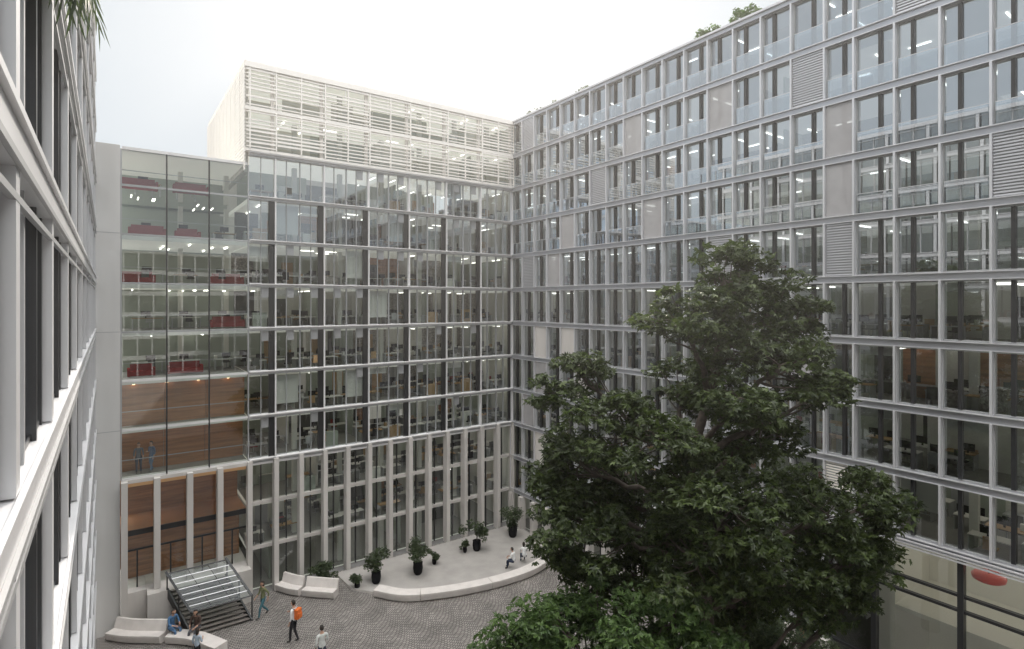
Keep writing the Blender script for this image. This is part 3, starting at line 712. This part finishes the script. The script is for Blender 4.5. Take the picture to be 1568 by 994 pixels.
p=G(302,976); human('seated_woman',(p.x,p.y-.1,0),math.pi-.6,sit,cl('brown',(.08,.05,.04)),cl('greyt',(.08,.08,.09)),1.35,True)
human('seated_reader',(24.6,34.25,.16),.5,sit,cl('white',(.7,.7,.7)),cl('navy',(.03,.04,.07)),1.2)
human('seated_reader',(25.7,34.5,.16),-.4,sit,cl('white',(.7,.7,.7)),cl('navy',(.03,.04,.07)),1.2,True)
human('standing_visitor',(1.6,CY+1.0,L0+.02),math.pi,{},cl('greyb',(.12,.13,.15)),cl('navy',(.03,.04,.07)),1.1)
human('standing_visitor',(2.3,CY+1.0,L0+.02),2.2,small,cl('blue',(.12,.16,.25)),cl('jeans',(.08,.14,.24)),1.1)
# ================================================================= LIGHT / WORLD / CAMERA
# thin sunlit haze layer in the upper part of the courtyard, where the sun enters
hz=bpy.data.materials.new('haze'); hz.use_nodes=True; nt=hz.node_tree; nt.nodes.remove(nt.nodes['Principled BSDF'])
vs=nt.nodes.new('ShaderNodeVolumeScatter'); vs.inputs['Color'].default_value=(1,.97,.93,1); vs.inputs['Density'].default_value=.0013; vs.inputs['Anisotropy'].default_value=.55
nt.links.new(vs.outputs[0],nt.nodes['Material Output'].inputs['Volume'])
g=MB(); g.box((-12,-16,18.5),(42,64,44),hz); g.obj('haze')
sd=Vector((.50,.86,0)).normalized(); el=math.radians(33); d=Vector((sd.x*math.cos(el),sd.y*math.cos(el),math.sin(el)))
sl=bpy.data.lights.new('sun','SUN'); sl.energy=5; sl.angle=math.radians(1); sl.color=(1,.90,.79)
so=bpy.data.objects.new('sun',sl); so.rotation_euler=(-d).to_track_quat('-Z','Y').to_euler(); bpy.context.scene.collection.objects.link(so)
w=bpy.data.worlds.new('World'); bpy.context.scene.world=w; w.use_nodes=True; nt=w.node_tree; bg=nt.nodes['Background']; L=nt.links
sk=nt.nodes.new('ShaderNodeTexSky'); sk.sky_type='NISHITA'; sk.sun_disc=False; sk.sun_elevation=el; sk.sun_rotation=math.atan2(sd.x,sd.y); sk.dust_density=1; sk.air_density=1; sk.ozone_density=1
mx=nt.nodes.new('ShaderNodeMix'); mx.data_type='RGBA'; mx.inputs[0].default_value=.9; mx.inputs[7].default_value=(5.7,6.2,6.55,1)
L.new(sk.outputs[0],mx.inputs[6])
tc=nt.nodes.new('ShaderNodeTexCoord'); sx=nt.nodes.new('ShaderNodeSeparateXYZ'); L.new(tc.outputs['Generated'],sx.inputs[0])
mr=nt.nodes.new('ShaderNodeMapRange'); mr.interpolation_type='SMOOTHSTEP'; mr.inputs[1].default_value=.46; mr.inputs[2].default_value=.95; mr.inputs[3].default_value=0; mr.inputs[4].default_value=37  # extra brightness added overhead, out of view, to light the courtyard
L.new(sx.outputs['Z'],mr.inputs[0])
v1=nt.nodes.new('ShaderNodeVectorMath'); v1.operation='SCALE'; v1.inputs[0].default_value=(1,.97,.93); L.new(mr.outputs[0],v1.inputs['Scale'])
dp=nt.nodes.new('ShaderNodeVectorMath'); dp.operation='DOT_PRODUCT'; dp.inputs[1].default_value=d; L.new(tc.outputs['Generated'],dp.inputs[0])
m0=nt.nodes.new('ShaderNodeMath'); m0.operation='MAXIMUM'; m0.inputs[1].default_value=0; L.new(dp.outputs['Value'],m0.inputs[0])
pw=nt.nodes.new('ShaderNodeMath'); pw.operation='POWER'; pw.inputs[1].default_value=10; L.new(m0.outputs[0],pw.inputs[0])
v2=nt.nodes.new('ShaderNodeVectorMath'); v2.operation='SCALE'; v2.inputs[0].default_value=(2.7,2.2,1.75); L.new(pw.outputs[0],v2.inputs['Scale'])
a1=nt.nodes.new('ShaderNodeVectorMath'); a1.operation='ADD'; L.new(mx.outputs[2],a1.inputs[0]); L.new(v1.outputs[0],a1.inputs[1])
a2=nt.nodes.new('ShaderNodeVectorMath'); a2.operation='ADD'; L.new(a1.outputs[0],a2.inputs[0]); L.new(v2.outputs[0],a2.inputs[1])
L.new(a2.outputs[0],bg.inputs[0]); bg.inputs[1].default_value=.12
cam=bpy.data.cameras.new('camera'); co=bpy.data.objects.new('camera',cam); bpy.context.scene.collection.objects.link(co)
co.location=(0,0,HC); co.rotation_euler=(math.radians(90),0,-math.atan2(ST,CT)); cam.sensor_width=36; cam.lens=F/1568*36; cam.shift_y=-(497-HY)/1568; cam.clip_end=6000; cam.clip_start=.05
sc=bpy.context.scene; sc.camera=co; sc.view_settings.view_transform='Standard'; sc.view_settings.look='None'; sc.view_settings.exposure=0
